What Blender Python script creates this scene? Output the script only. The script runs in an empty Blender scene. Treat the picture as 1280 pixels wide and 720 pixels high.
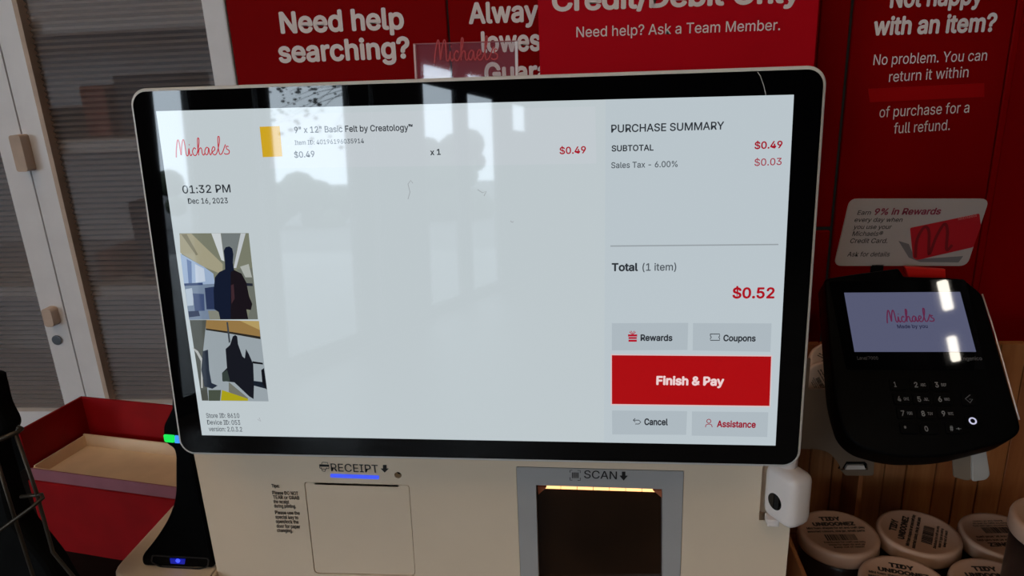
import bpy, bmesh, math, random
from mathutils import Matrix, Vector
random.seed(7)
C = bpy.context.scene.collection
ZC = 1.35                                   # height of the monitor's centre above the floor
V = Vector

# ------------------------------------------------------------------ camera
F = 900.0                                   # focal length in pixels of a 1280 px wide frame
AX = Matrix(((0.9944, 0.0116, 0.1049), (0.0965, 0.3046, -0.9476), (-0.0429, 0.9524, 0.3018)))  # columns: right, up, back
_r = AX.col[0].normalized(); _b = (AX.col[2] - _r * _r.dot(AX.col[2])).normalized(); _u = _b.cross(_r)
AX = Matrix((_r, _u, _b)).transposed()
CAM = V((0.0923, -0.5307, 0.1628 + ZC))
cd = bpy.data.cameras.new('camera'); cam = bpy.data.objects.new('camera', cd); C.objects.link(cam)
cam.matrix_world = Matrix.Translation(CAM) @ AX.to_4x4()
cd.sensor_width = 36; cd.lens = F / 1280 * 36; cd.clip_start = .02; cd.clip_end = 300
sc = bpy.context.scene; sc.camera = cam

# ------------------------------------------------------------------ sky, exposure
SKY = 12.5
w = bpy.data.worlds.new('sky'); sc.world = w; w.use_nodes = True
bg = w.node_tree.nodes['Background']; bg.inputs[0].default_value = (.74, .88, 1, 1); bg.inputs[1].default_value = SKY
sc.view_settings.view_transform = 'Standard'; sc.view_settings.look = 'None'
sc.view_settings.exposure = 0.0; sc.view_settings.gamma = 1; sc.view_settings.use_curve_mapping = False

# ------------------------------------------------------------------ helpers
def M_(name, col, rough=.5, metal=0, emit=None, es=1, spec=.5, noise=0, nscale=30, bump=0, coat=0):
    m = bpy.data.materials.new(name); m.use_nodes = True; nt = m.node_tree; b = nt.nodes['Principled BSDF']
    b.inputs['Base Color'].default_value = (*col, 1); b.inputs['Roughness'].default_value = rough
    b.inputs['Metallic'].default_value = metal; b.inputs['Specular IOR Level'].default_value = spec
    if coat: b.inputs['Coat Weight'].default_value = coat; b.inputs['Coat Roughness'].default_value = .03
    if emit: b.inputs['Emission Color'].default_value = (*emit, 1); b.inputs['Emission Strength'].default_value = es
    if noise or bump:
        tc = nt.nodes.new('ShaderNodeTexCoord'); n = nt.nodes.new('ShaderNodeTexNoise'); n.inputs['Scale'].default_value = nscale
        n.inputs['Detail'].default_value = 4; nt.links.new(tc.outputs['Object'], n.inputs['Vector'])
        if noise:
            r = nt.nodes.new('ShaderNodeValToRGB')
            r.color_ramp.elements[0].position = .3; r.color_ramp.elements[1].position = .7
            r.color_ramp.elements[0].color = (*[c * (1 - noise) for c in col], 1)
            r.color_ramp.elements[1].color = (*[min(1, c * (1 + noise)) for c in col], 1)
            nt.links.new(n.outputs['Fac'], r.inputs[0]); nt.links.new(r.outputs[0], b.inputs['Base Color'])
        if bump:
            bp = nt.nodes.new('ShaderNodeBump'); bp.inputs['Strength'].default_value = bump; bp.inputs['Distance'].default_value = .001
            nt.links.new(n.outputs['Fac'], bp.inputs['Height']); nt.links.new(bp.outputs[0], b.inputs['Normal'])
    return m
def srgb(r, g, b):
    f = lambda c: (c / 255 / 12.92) if c / 255 <= .04045 else ((c / 255 + .055) / 1.055) ** 2.4
    return (f(r), f(g), f(b))
UI = {}
def ui(r, g, b):                            # a colour shown by a glass-fronted display
    k = (r, g, b)
    if k not in UI: UI[k] = M_('display_%d_%d_%d' % k, (.005, .005, .006), .03, emit=srgb(*k))
    return UI[k]
def frame(o, ex, ey):
    ex = V(ex).normalized(); ey = V(ey); n = ex.cross(ey).normalized(); ey = n.cross(ex)
    m = Matrix((ex, ey, n)).transposed().to_4x4(); m.translation = V(o); return m
def ray(u, v): return AX @ V(((u - 640) / F, -(v - 360) / F, -1))
def hit(fr, u, v, w=0):
    n = fr.col[2].to_3d(); o = fr.translation + n * w; d = ray(u, v)
    return CAM + d * ((o - CAM).dot(n) / d.dot(n))
def L(fr, u, v, w=0):                       # local 2-D coordinates on a plane
    p = fr.inverted() @ hit(fr, u, v, w); return (p.x, p.y)
def FY(y): return frame((0, y, ZC), (1, 0, 0), (0, 0, 1))          # vertical plane facing -Y
def FZ(z): return frame((0, 0, ZC + z), (1, 0, 0), (0, 1, 0))      # horizontal plane
I4 = Matrix.Identity(4)
FR = {}
def root(name, label, cat, loc, group=None, m=None):
    o = bpy.data.objects.new(name, None); C.objects.link(o); o.empty_display_size = .05
    mm = m.copy() if m else Matrix.Identity(4)
    mm.translation = V(loc); o.matrix_world = mm; FR[o.name] = mm
    o['label'] = label; o['category'] = cat
    if group: o['group'] = group
    return o
def put(name, me, mat, parent=None, fr=I4, smooth=False, label=None):
    mats = mat if isinstance(mat, (list, tuple)) else [mat]
    while len(me.materials) > len(mats): me.materials.pop()
    for k, m in enumerate(mats):
        if k < len(me.materials): me.materials[k] = m
        else: me.materials.append(m)
    o = bpy.data.objects.new(name, me); C.objects.link(o)
    if parent:
        me.transform(FR[parent.name].inverted() @ fr); o.parent = parent; FR[o.name] = FR[parent.name]
    else:
        me.transform(fr); FR[o.name] = Matrix.Identity(4)
    if smooth:
        for p in me.polygons: p.use_smooth = True
    if label: o['label'] = label
    return o
def tag(o, label, cat, group=None):
    o['label'] = label; o['category'] = cat
    if group: o['group'] = group
    return o
def struct(o): o['kind'] = 'structure'; return o
def fin(bm):
    bmesh.ops.recalc_face_normals(bm, faces=bm.faces)
    me = bpy.data.meshes.new('m'); bm.to_mesh(me); bm.free(); return me
def box(x0, y0, z0, x1, y1, z1, bev=0, seg=2):
    bm = bmesh.new(); bmesh.ops.create_cube(bm, size=1)
    for v in bm.verts: v.co = V(((x0 + x1) / 2 + v.co.x * (x1 - x0), (y0 + y1) / 2 + v.co.y * (y1 - y0), (z0 + z1) / 2 + v.co.z * (z1 - z0)))
    if bev: bmesh.ops.bevel(bm, geom=bm.edges[:], offset=bev, segments=seg, affect='EDGES', profile=.5)
    return fin(bm)
def boxes(lst):
    bm = bmesh.new()
    for (x0, y0, z0, x1, y1, z1) in lst:
        r = bmesh.ops.create_cube(bm, size=1)
        for v in r['verts']: v.co = V(((x0 + x1) / 2 + v.co.x * (x1 - x0), (y0 + y1) / 2 + v.co.y * (y1 - y0), (z0 + z1) / 2 + v.co.z * (z1 - z0)))
    return fin(bm)
def rrect(x0, y0, x1, y1, r, n=6):
    pts = []
    for cx, cy, a0 in ((x1 - r, y1 - r, 0), (x0 + r, y1 - r, 90), (x0 + r, y0 + r, 180), (x1 - r, y0 + r, 270)):
        for k in range(n + 1):
            a = math.radians(a0 + 90 * k / n); pts.append((cx + r * math.cos(a), cy + r * math.sin(a)))
    return pts
def rpoly(pts, r, n=5):                     # round the corners of a polygon
    out = []; N = len(pts)
    for i in range(N):
        p = V(pts[i]); a = V(pts[i - 1]) - p; b = V(pts[(i + 1) % N]) - p
        rr = r[i] if isinstance(r, (list, tuple)) else r
        q = min(rr, a.length * .48, b.length * .48); s = p + a.normalized() * q; e = p + b.normalized() * q
        for k in range(n + 1):
            t = k / n; out.append(tuple((s * (1 - t) ** 2 + p * 2 * t * (1 - t) + e * t * t)))
    return out
def circ(x, y, r, n=24, ry=None): return [(x + r * math.cos(2 * math.pi * k / n), y + (ry or r) * math.sin(2 * math.pi * k / n)) for k in range(n)]
def poly(pts, w=0, mi=0, bm=None):          # a flat face
    own = bm is None
    if own: bm = bmesh.new()
    f = bm.faces.new([bm.verts.new((p[0], p[1], w)) for p in pts]); f.material_index = mi
    if own:
        bmesh.ops.triangulate(bm, faces=bm.faces[:]); 
        me = bpy.data.meshes.new('m'); 
        for f in bm.faces:
            f.normal_update()
            if f.normal.z < 0: f.normal_flip()
        bm.to_mesh(me); bm.free(); return me
def slab(pts, w0, w1, bev=0, seg=2, front_only=False):      # extruded outline
    bm = bmesh.new(); f = bm.faces.new([bm.verts.new((p[0], p[1], w0)) for p in pts])
    r = bmesh.ops.extrude_face_region(bm, geom=[f]); vs = [e for e in r['geom'] if isinstance(e, bmesh.types.BMVert)]
    for v in vs: v.co.z = w1
    bmesh.ops.recalc_face_normals(bm, faces=bm.faces)
    if bev:
        ed = [e for e in bm.edges if abs(e.verts[0].co.z - e.verts[1].co.z) < 1e-7 and (not front_only or abs(e.verts[0].co.z - w1) < 1e-7)]
        bmesh.ops.bevel(bm, geom=ed, offset=bev, segments=seg, affect='EDGES', profile=.5)
    return fin(bm)
def plate(outer, holes, w0, w1):            # extruded outline with holes
    cu = bpy.data.curves.new('c', 'CURVE'); cu.dimensions = '2D'; cu.fill_mode = 'BOTH'; cu.extrude = abs(w1 - w0) / 2
    for pts in [outer] + holes:
        s = cu.splines.new('POLY'); s.points.add(len(pts) - 1)
        for i, p in enumerate(pts): s.points[i].co = (p[0], p[1], 0, 1)
        s.use_cyclic_u = True
    me = conv(cu); me.transform(Matrix.Translation((0, 0, (w0 + w1) / 2))); return me
def conv(cu):
    o = bpy.data.objects.new('t', cu); C.objects.link(o); dg = bpy.context.evaluated_depsgraph_get()
    me = bpy.data.meshes.new_from_object(o.evaluated_get(dg)); bpy.data.objects.remove(o); bpy.data.curves.remove(cu); return me
def tube(pts, r, n=8, closed=False):
    bm = bmesh.new(); rings = []; P = [V(p) for p in pts]; up = V((0, 0, 1)); R = r if isinstance(r, (list, tuple)) else [r] * len(P)
    for i, p in enumerate(P):
        a = P[i - 1] if i > 0 or closed else p; b = P[(i + 1) % len(P)] if i < len(P) - 1 or closed else p
        t = (b - a).normalized(); s = t.cross(up)
        if s.length < .05: s = t.cross(V((1, 0, 0)))
        s.normalize(); q = s.cross(t)
        rings.append([bm.verts.new(p + (s * math.cos(2 * math.pi * k / n) + q * math.sin(2 * math.pi * k / n)) * R[i]) for k in range(n)])
    m = len(P)
    for i in range(m if closed else m - 1):
        A, B = rings[i], rings[(i + 1) % m]
        for k in range(n): bm.faces.new((A[k], A[(k + 1) % n], B[(k + 1) % n], B[k]))
    if not closed: bm.faces.new(rings[0][::-1]); bm.faces.new(rings[-1])
    return fin(bm)
def lathe(prof, n=40):                      # profile (radius, z), about local z
    bm = bmesh.new(); rings = []
    for r, z in prof:
        rings.append([bm.verts.new((r * math.cos(2 * math.pi * k / n), r * math.sin(2 * math.pi * k / n), z)) for k in range(n)] if r > 1e-6 else [bm.verts.new((0, 0, z))])
    for A, B in zip(rings, rings[1:]):
        for k in range(n):
            k2 = (k + 1) % n
            if len(A) == 1: bm.faces.new((A[0], B[k], B[k2]))
            elif len(B) == 1: bm.faces.new((A[k], A[k2], B[0]))
            else: bm.faces.new((A[k], A[k2], B[k2], B[k]))
    return fin(bm)
def join(ms):
    bm = bmesh.new()
    for m in ms: bm.from_mesh(m)
    me = bpy.data.meshes.new('m'); bm.to_mesh(me); bm.free(); return me
# ---- lettering, in the sans face that ships with Blender
CAPH = None
try: FONT = bpy.data.fonts.load(bpy.utils.system_resource('DATAFILES', path='fonts') + '/Inter.woff2')
except Exception: FONT = None
def glyphs(s, bold=0, shear=0, spacing=1):
    cu = bpy.data.curves.new('t', 'FONT'); cu.body = s; cu.size = 1
    if FONT: cu.font = FONT
    cu.shear = shear; cu.space_character = spacing
    cu.resolution_u = 3; cu.fill_mode = 'FRONT'; me = conv(cu)
    if not bold: return me
    ms = [me]                               # heavier strokes: the outline repeated around itself
    for k in range(8):
        c = me.copy(); c.transform(Matrix.Translation((bold * math.cos(k * .7854), bold * math.sin(k * .7854), -1e-5 * (k + 1)))); ms.append(c)
    return join(ms)
def ext(me):
    xs = [v.co.x for v in me.vertices]; return min(xs), max(xs)
def txt(s, a, b, cap, bold=0, shear=0, w=.0004, k=None, fit=None):
    """text from baseline point a to b (local 2-D), capital height cap; k = width per em instead of fitting b"""
    global CAPH
    if CAPH is None: CAPH = max(v.co.y for v in glyphs('H').vertices)
    me = glyphs(s, bold, shear); x0, x1 = ext(me)
    if fit: f0, f1 = ext(glyphs(fit, bold, shear)); span = f1 - f0
    else: span = x1 - x0
    sy = cap / CAPH; d = V((b[0] - a[0], b[1] - a[1])); sx = (k * sy) if k else d.length / span
    ang = math.atan2(d.y, d.x)
    me.transform(Matrix.Translation((a[0], a[1], w)) @ Matrix.Rotation(ang, 4, 'Z') @ Matrix.Diagonal((sx, sy, 1, 1)) @ Matrix.Translation((-x0, 0, 0)))
    return me
def ptxt(fr, s, p0, p1, cap, **kw):         # the same, given where the line runs on its plane
    ww = kw.get('w', .0004)
    a = L(fr, *p0, ww); b = L(fr, *p1, ww); c = L(fr, p0[0], p0[1] - cap, ww)
    return txt(s, a, b, abs(c[1] - a[1]), **kw)
def cat(pts, n=6):
    out = []; P = [V(p) for p in pts]
    for i in range(len(P) - 1):
        p0 = P[max(i - 1, 0)]; p1 = P[i]; p2 = P[i + 1]; p3 = P[min(i + 2, len(P) - 1)]
        for k in range(n):
            t = k / n; out.append(.5 * ((2 * p1) + (p2 - p0) * t + (2 * p0 - 5 * p1 + 4 * p2 - p3) * t * t + (3 * p1 - p0 - 3 * p2 + p3) * t ** 3))
    out.append(P[-1]); return out
def ribbon(bm, pts, wd, w=0):
    vs = []
    for i, p in enumerate(pts):
        a = pts[max(i - 1, 0)]; b = pts[min(i + 1, len(pts) - 1)]; t = (b - a); t = t.normalized() if t.length > 0 else V((1, 0)); nn = V((-t.y, t.x)) * wd / 2
        vs.append((bm.verts.new((p.x + nn.x, p.y + nn.y, w)), bm.verts.new((p.x - nn.x, p.y - nn.y, w))))
    for A, B in zip(vs, vs[1:]): bm.faces.new((A[0], A[1], B[1], B[0]))
SCRIPT = [[(0, -.02), (.02, .12), (.06, .28), (.08, .25), (.082, .1), (.085, .02), (.11, .16), (.145, .28), (.165, .26), (.168, .12), (.168, .03), (.185, 0), (.205, .03), (.225, .13), (.225, .04), (.24, 0), (.262, .03)],
          [(.236, .185), (.242, .2)],
          [(.335, .11), (.31, .135), (.277, .08), (.283, .02), (.315, 0), (.35, .05), (.395, .2), (.405, .29), (.385, .29), (.37, .15), (.367, 0)],
          [(.367, .04), (.39, .11), (.415, .13), (.427, .1), (.428, .03), (.445, 0), (.466, .03)],
          [(.54, .11), (.51, .135), (.472, .07), (.482, .01), (.515, .02), (.542, .12), (.544, .03), (.56, 0), (.582, .04), (.63, .08), (.638, .12), (.612, .135), (.586, .07), (.602, .01), (.635, 0), (.67, .05), (.72, .2), (.732, .3), (.71, .3), (.695, .15), (.70, .02), (.72, 0), (.75, .03), (.80, .14), (.815, .17)],
          [(.86, .13), (.825, .135), (.825, .09), (.86, .06), (.85, .01), (.80, 0), (.775, .02)]]
def script(a, b, wd, w=.0004, hs=1.0):
    bm = bmesh.new()
    for s in SCRIPT: ribbon(bm, cat([(x / .86, y / .86 * hs) for x, y in s], 5), wd / V((b[0] - a[0], b[1] - a[1])).length)
    d = V((b[0] - a[0], b[1] - a[1])); me = bpy.data.meshes.new('m'); bm.to_mesh(me); bm.free()
    me.transform(Matrix.Translation((a[0], a[1], w)) @ Matrix.Rotation(math.atan2(d.y, d.x), 4, 'Z') @ Matrix.Scale(d.length, 4)); 
    for v in me.vertices: v.co.z = w
    return me

# ------------------------------------------------------------------ materials
white_pl = M_('warm_white_plastic', (.84, .67, .50), .45, noise=.03, nscale=12, bump=.05)
rim_pl = M_('monitor_white_plastic', (.72, .68, .64), .35, noise=.02, nscale=20)
cam_pl = M_('scanner_white_plastic', (.88, .77, .72), .35, noise=.02, nscale=20)
grey_pl = M_('scan_bezel_grey_plastic', (.44, .42, .41), .4, noise=.03, nscale=20)
black_gl = M_('black_display_glass', (.0015, .0015, .002), .02, noise=.2, nscale=5)
black_pl = M_('black_plastic', (.0012, .0012, .0015), .5, noise=.3, nscale=60, spec=.06)
black_mt = M_('matt_black', (.003, .003, .003), .8, noise=.3, nscale=60, spec=.1)
dark_in = M_('dark_interior', (.004, .003, .003), .9)
ink = M_('dark_ink', (.012, .01, .01), .6)
red_sign = M_('red_sign_board', (.26, .0003, .001), .6, noise=.04, nscale=8, spec=.04)
red_sign2 = M_('bright_red_sign_board', (.55, .0015, .010), .55, noise=.04, nscale=8, spec=.1)
red_patch = M_('plain_red_sticker', (.40, .001, .002), .5, spec=.1)
red_card = M_('red_cardboard', (.30, .002, .004), .55, noise=.12, nscale=25, bump=.2, spec=.2)
let_w = M_('white_sign_lettering', (.90, .78, .74), .6)
cream = M_('cream_cardboard', (.78, .60, .42), .7, noise=.08, nscale=20, bump=.2)
cab_w = M_('cabinet_white_paint', (.86, .82, .83), .4, noise=.04, nscale=15)
tan = M_('tan_gasket', (.62, .46, .36), .6, noise=.1)
steel = M_('dull_steel', (.25, .25, .27), .35, metal=1, noise=.1)
wire_m = M_('dark_bronze_wire', (.07, .055, .04), .45, metal=.7, noise=.3)
lid_m = M_('jar_lid_plastic', (.46, .29, .21), .4, noise=.05, nscale=30)
jar_m = M_('dark_jar', (.02, .01, .008), .3, noise=.3)
plate_g = M_('grey_bracket_paint', (.24, .18, .13), .45, metal=.2, noise=.05)
floor_m = M_('grey_vinyl_floor', (.09, .085, .08), .5, noise=.15, nscale=2)
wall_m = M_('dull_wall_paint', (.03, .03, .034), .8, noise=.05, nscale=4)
ceil_m = M_('dark_open_ceiling', (.03, .03, .03), .9, noise=.2, nscale=3)
mull_m = M_('dark_window_frame', (.015, .015, .016), .5, noise=.1)
asphalt = M_('asphalt', (.055, .055, .058), .9, noise=.25, nscale=6)
leaf_m = M_('dull_leaf', (.03, .04, .02), .8, noise=.3)
bark_m = M_('bark', (.04, .03, .022), .9, noise=.3)
counter_m = M_('dark_laminate_counter', (.008, .007, .007), .6, noise=.3, nscale=40, spec=.1)
def wood_mat(name, a, b):
    m = M_(name, a, .55); nt = m.node_tree; bs = nt.nodes['Principled BSDF']
    tc = nt.nodes.new('ShaderNodeTexCoord'); mp = nt.nodes.new('ShaderNodeMapping'); mp.inputs['Scale'].default_value = (40, 40, 3)
    n = nt.nodes.new('ShaderNodeTexNoise'); n.inputs['Scale'].default_value = 2; n.inputs['Detail'].default_value = 6; n.inputs['Distortion'].default_value = 1.2
    r = nt.nodes.new('ShaderNodeValToRGB'); r.color_ramp.elements[0].color = (*a, 1); r.color_ramp.elements[1].color = (*b, 1)
    r.color_ramp.elements[0].position = .35; r.color_ramp.elements[1].position = .65
    for x, y in ((tc.outputs['Object'], mp.inputs[0]), (mp.outputs[0], n.inputs[0]), (n.outputs['Fac'], r.inputs[0]), (r.outputs[0], bs.inputs['Base Color'])): nt.links.new(x, y)
    return m
woods = [wood_mat('pine_a', (.30, .10, .025), (.40, .15, .045)), wood_mat('pine_b', (.24, .07, .018), (.32, .11, .03)), wood_mat('pine_c', (.34, .13, .045), (.45, .19, .07))]
def glassy(name, col, alpha, rough=.03, tint=(1, 1, 1)):   # thin sheet: see-through, reflecting
    m = bpy.data.materials.new(name); m.use_nodes = True; nt = m.node_tree; nt.nodes.clear()
    out = nt.nodes.new('ShaderNodeOutputMaterial'); t = nt.nodes.new('ShaderNodeBsdfTransparent'); t.inputs[0].default_value = (*tint, 1)
    p = nt.nodes.new('ShaderNodeBsdfPrincipled'); p.inputs['Base Color'].default_value = (*col, 1); p.inputs['Roughness'].default_value = rough
    mx = nt.nodes.new('ShaderNodeMixShader'); mx.inputs[0].default_value = alpha
    g = nt.nodes.new('ShaderNodeBsdfGlossy'); g.inputs['Roughness'].default_value = rough; lw = nt.nodes.new('ShaderNodeLayerWeight'); lw.inputs[0].default_value = .5
    pw = nt.nodes.new('ShaderNodeMath'); pw.operation = 'POWER'; pw.inputs[1].default_value = 5; nt.links.new(lw.outputs['Facing'], pw.inputs[0])
    fr = nt.nodes.new('ShaderNodeMath'); fr.operation = 'MULTIPLY_ADD'; fr.inputs[1].default_value = .95; fr.inputs[2].default_value = .05; nt.links.new(pw.outputs[0], fr.inputs[0])
    m2 = nt.nodes.new('ShaderNodeMixShader')
    nt.links.new(t.outputs[0], mx.inputs[1]); nt.links.new(p.outputs[0], mx.inputs[2]); nt.links.new(fr.outputs[0], m2.inputs[0])
    nt.links.new(mx.outputs[0], m2.inputs[1]); nt.links.new(g.outputs[0], m2.inputs[2]); nt.links.new(m2.outputs[0], out.inputs[0]); return m
pane_m = glassy('window_pane', (.5, .5, .5), .02)
acryl_m = glassy('clear_acrylic', (.6, .35, .5), .10)
rib_m = glassy('ribbed_translucent_sheet', (.235, .195, .19), .52, .4)

# ------------------------------------------------------------------ the room
Z0 = 0; ZT = 5.0
struct(put('floor', box(-12, -14, -.05, 6, 1.8, 0), floor_m))
struct(put('ceiling', box(-12, -14, ZT, 6, 1.8, ZT + .05), ceil_m))
struct(put('wall_back', box(-6, 1.5, 0, 6, 1.6, ZT), wall_m))
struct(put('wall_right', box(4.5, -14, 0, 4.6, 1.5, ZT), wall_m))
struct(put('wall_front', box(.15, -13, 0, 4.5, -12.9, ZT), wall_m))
# storefront along the left, its windows open on the car park
WO = V((-2.04, -5.15, 0)); WD = V((.27, -.963, 0)).normalized(); HEAD = ZC + 1.08
fw = Matrix((WD, V((0, 0, 1)), WD.cross(V((0, 0, 1))))).transposed().to_4x4(); fw.translation = WO
openings = [(-3.3, -2.3, .9, 2.4), (-1.62, -1.33, .1, HEAD), (-.772, -.691, .1, HEAD), (-.59, .435, .1, HEAD), (.722, .826, .1, HEAD),
            (1.738, 2.55, .1, HEAD), (2.80, 3.70, .1, HEAD), (4.22, 4.86, ZC + .69, HEAD)]
T = .08
pieces = []; cur = -7.2
for s0, s1, z0, z1 in openings:
    pieces.append((cur, 0, -T / 2, s0, ZT, T / 2)); pieces.append((s0, 0, -T / 2, s1, z0, T / 2)); pieces.append((s0, z1, -T / 2, s1, ZT, T / 2)); cur = s1
pieces.append((cur, 0, -T / 2, 9, ZT, T / 2))
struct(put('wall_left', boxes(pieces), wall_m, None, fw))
for i, (s0, s1, z0, z1) in enumerate(openings):
    t = .02; wn = struct(put('window_%d' % (i + 1), boxes([(s0, z0, -.03, s0 + .012, z1, .03), (s1 - .012, z0, -.03, s1, z1, .03), (s0, z0, -.03, s1, z0 + t, .03), (s0, z1 - t, -.03, s1, z1, .03)]), mull_m, None, fw))
    put('pane', box(s0, z0, -.002, s1, z1, .002), pane_m, wn, fw)
    ld = bpy.data.lights.new('window_portal', 'AREA'); ld.shape = 'RECTANGLE'; ld.size = s1 - s0; ld.size_y = z1 - z0; ld.cycles.is_portal = True
    lo = bpy.data.objects.new('window_portal', ld); C.objects.link(lo)
    side = 1 if (V((0, 0, 0)) - WO).dot(fw.col[2].to_3d()) > 0 else -1
    lm = fw @ Matrix.Translation(((s0 + s1) / 2, (z0 + z1) / 2, side * .045))
    if side > 0: lm = lm @ Matrix.Rotation(math.pi, 4, 'Y')
    lo.matrix_world = lm
struct(put('trim_1', box(-600, -600, -.12, 300, 300, -.06), asphalt))
# outdoor tree seen mirrored in the monitor
def outdoor_tree(x, y):
    f0 = Matrix.Translation((x, y, 0)); t = root('tree', 'thin sparse tree outside the store window, behind the shopper', 'tree', (x, y, 0))
    rnd = random.Random(3); br = [tube([(0, 0, -.05), (.02, 0, 2), (0, .03, 4.6)], [.06, .05, .02])]; lf = []
    for k in range(26):
        z = rnd.uniform(2.35, 3.4); tip = V((-rnd.uniform(.35, 1.35), rnd.uniform(-.2, .3), z + rnd.uniform(-.25, .25)))
        br.append(tube([(0, 0, z + .2), tuple(tip * .5 + V((0, 0, (z + .3) * .5))), tuple(tip)], [.006, .004, .002], 4))
        for q in range(7):
            bm = bmesh.new(); bmesh.ops.create_icosphere(bm, subdivisions=1, radius=rnd.uniform(.012, .045)); me = fin(bm)
            me.transform(Matrix.Translation(tip + V((rnd.gauss(0, .16), rnd.gauss(0, .16), rnd.gauss(0, .12)))) @ Matrix.Diagonal((1, .5, .6, 1))); lf.append(me)
    b = put('branches', join(br), bark_m, t, f0); b['kind'] = 'stuff'; f = put('foliage', join(lf), leaf_m, t, f0); f['kind'] = 'stuff'
outdoor_tree(-3.06, -9.5)
def hedge(x, y, lx, ly, h, lab, seed):
    rnd = random.Random(seed); ms = []
    for k in range(40):
        bm = bmesh.new(); r = rnd.uniform(.35, .75); bmesh.ops.create_icosphere(bm, subdivisions=2, radius=r); me = fin(bm)
        me.transform(Matrix.Translation((rnd.uniform(-lx, lx), rnd.uniform(-ly, ly), rnd.uniform(.1, h - r)))); ms.append(me)
    o = put('hedge', join(ms), leaf_m, None, Matrix.Translation((x, y, 0))); o['kind'] = 'stuff'; tag(o, lab, 'hedge')
hedge(-12.0, -24.0, 4.0, 1.2, 2.1, 'long clipped hedge across the car park', 1)
hedge(-5.8, -26.0, 1.9, 1.2, 3.2, 'taller rounded bush beside the long hedge', 2)

# lamps: short fluorescent strips overhead, and larger unseen panels added for general light
tube_e = M_('lamp_tube', (.9, .9, .9), .5, emit=(1, .93, .80), es=26)
panel_e = M_('added_lamp_panel', (.9, .9, .9), .5, emit=(1, .77, .54), es=5.5)
TERM = frame((0.4061, 0.1708, -0.1002 + ZC), (.9995, -.0319, .0087), (.0167, .7153, .6986))
def mirror(u, v, z):                        # where the terminal's glass reflects the ceiling
    p = hit(TERM, u, v); d = (p - CAM).normalized(); n = TERM.col[2].to_3d(); d = d - 2 * d.dot(n) * n
    return p + d * ((z - p.z) / d.z)
def ceiling_strip(a, b, wd, lab):
    m = (a + b) / 2; d = (b - a); ln = d.length; ang = math.atan2(d.y, d.x)
    f = Matrix.Translation((m.x, m.y, 0)) @ Matrix.Rotation(ang, 4, 'Z')
    t = root('ceiling_light', lab, 'light', (m.x, m.y, ZT), 'ceiling strip lights')
    put('housing', box(-ln / 2 - .03, -wd / 2 - .03, ZT - .05, ln / 2 + .03, wd / 2 + .03, ZT), wall_m, t, f)
    put('lamp_tube', box(-ln / 2, -wd / 2, ZT - .09, ln / 2, wd / 2, ZT - .052, .01), tube_e, t, f)
ceiling_strip(mirror(1177.5, 351, ZT - .07), mirror(1185.5, 387, ZT - .07), .055, 'short warm white strip light overhead, nearer the back wall')
ceiling_strip(mirror(1189, 421, ZT - .07), mirror(1195, 451, ZT - .07), .05, 'short warm white strip light overhead, nearer the shopper')
for (x, y, lb) in ((-1.3, -1.5, 'added square ceiling panel lamp nearest the checkout'), (.4, -3.4, 'added square ceiling panel lamp in the middle of the shop'),
                (-1.0, -6.5, 'added square ceiling panel lamp by the far storefront windows'), (2.6, -6, 'added square ceiling panel lamp toward the right wall of the shop')):
    t = root('ceiling_light', lb, 'light', (x, y, ZT), 'added ceiling panels')
    put('housing', box(x - .64, y - .64, ZT - .06, x + .64, y + .64, ZT), wall_m, t)
    put('diffuser', box(x - .6, y - .6, ZT - .08, x + .6, y + .6, ZT - .061), panel_e, t)

# unseen divider and shelf, added to shade the right side of the bay
dv = root('shade_divider', 'dark unseen divider panel added to shade the right end of the checkout bay', 'divider', (.72, .2, 0))
put('panel', box(.715, -.45, ZC - .8, .735, .39, ZC + .42, .003), wall_m, dv)
hd = root('shade_shelf', 'dark unseen shelf added to shade the right part of the checkout bay', 'shelf', (.5, .2, ZC + .62))
put('shelf_board', box(.27, .0, ZC + .62, .68, .395, ZC + .64, .003), wall_m, hd)

# ------------------------------------------------------------------ counter
CT = -.42
cn = root('checkout_counter', 'dark laminate checkout counter under the kiosk and the bins', 'counter', (0, .3, 0))
put('countertop', box(-.80, -.02, ZC + CT - .04, .712, .57, ZC + CT, .004), counter_m, cn)
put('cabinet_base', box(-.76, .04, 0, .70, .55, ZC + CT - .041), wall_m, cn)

# ------------------------------------------------------------------ red sign boards
def board(name, label, y, x0, x1, z0, z1, mat, th=.006):
    t = root(name, label, 'sign', ((x0 + x1) / 2, y, ZC + z0))
    put('panel', box(x0, y, ZC + z0, x1, y + th, ZC + z1, .0012, 1), mat, t); return t
YS = .40; fs = FY(YS)
xs = [L(fs, 297, 103)[0], L(fs, 562, 60)[0], L(fs, 1022, 60)[0], L(fs, 1063.5, 60)[0], L(fs, 1262, 60)[0]]
K = None
s1 = board('sign_board', 'red board reading "Need help searching?" above the monitor', YS, xs[0], xs[1] - .0012, CT, .62, red_sign)
put('lettering', join([ptxt(fs, 'Need help', (351, 41), (505.5, 35.2), 25, bold=.028), ptxt(fs, 'searching?', (349, 77.6), (513, 71.6), 24.5, bold=.028)]), let_w, s1, fs)
s2 = board('sign_board', 'red board starting "Always", half hidden by the brighter card sign', YS, xs[1] + .0012, xs[2], CT, .62, red_sign)
put('lettering', join([ptxt(fs, 'Always the', (586, 29), (673, 25.8), 24.5, bold=.028, fit='Alway'), ptxt(fs, 'lowest price', (602, 65), (676, 62.3), 24.5, bold=.028, fit='lowes'),
                       ptxt(fs, 'Guarantee', (606, 104), (672, 101.5), 24.5, bold=.028, fit='Guar')]), let_w, s2, fs)
s2b = board('sign_board', 'narrow plain red board right of the monitor top, beside the dark seam', YS, xs[2] + .001, xs[3] - .004, -.057, .62, red_sign)
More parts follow.
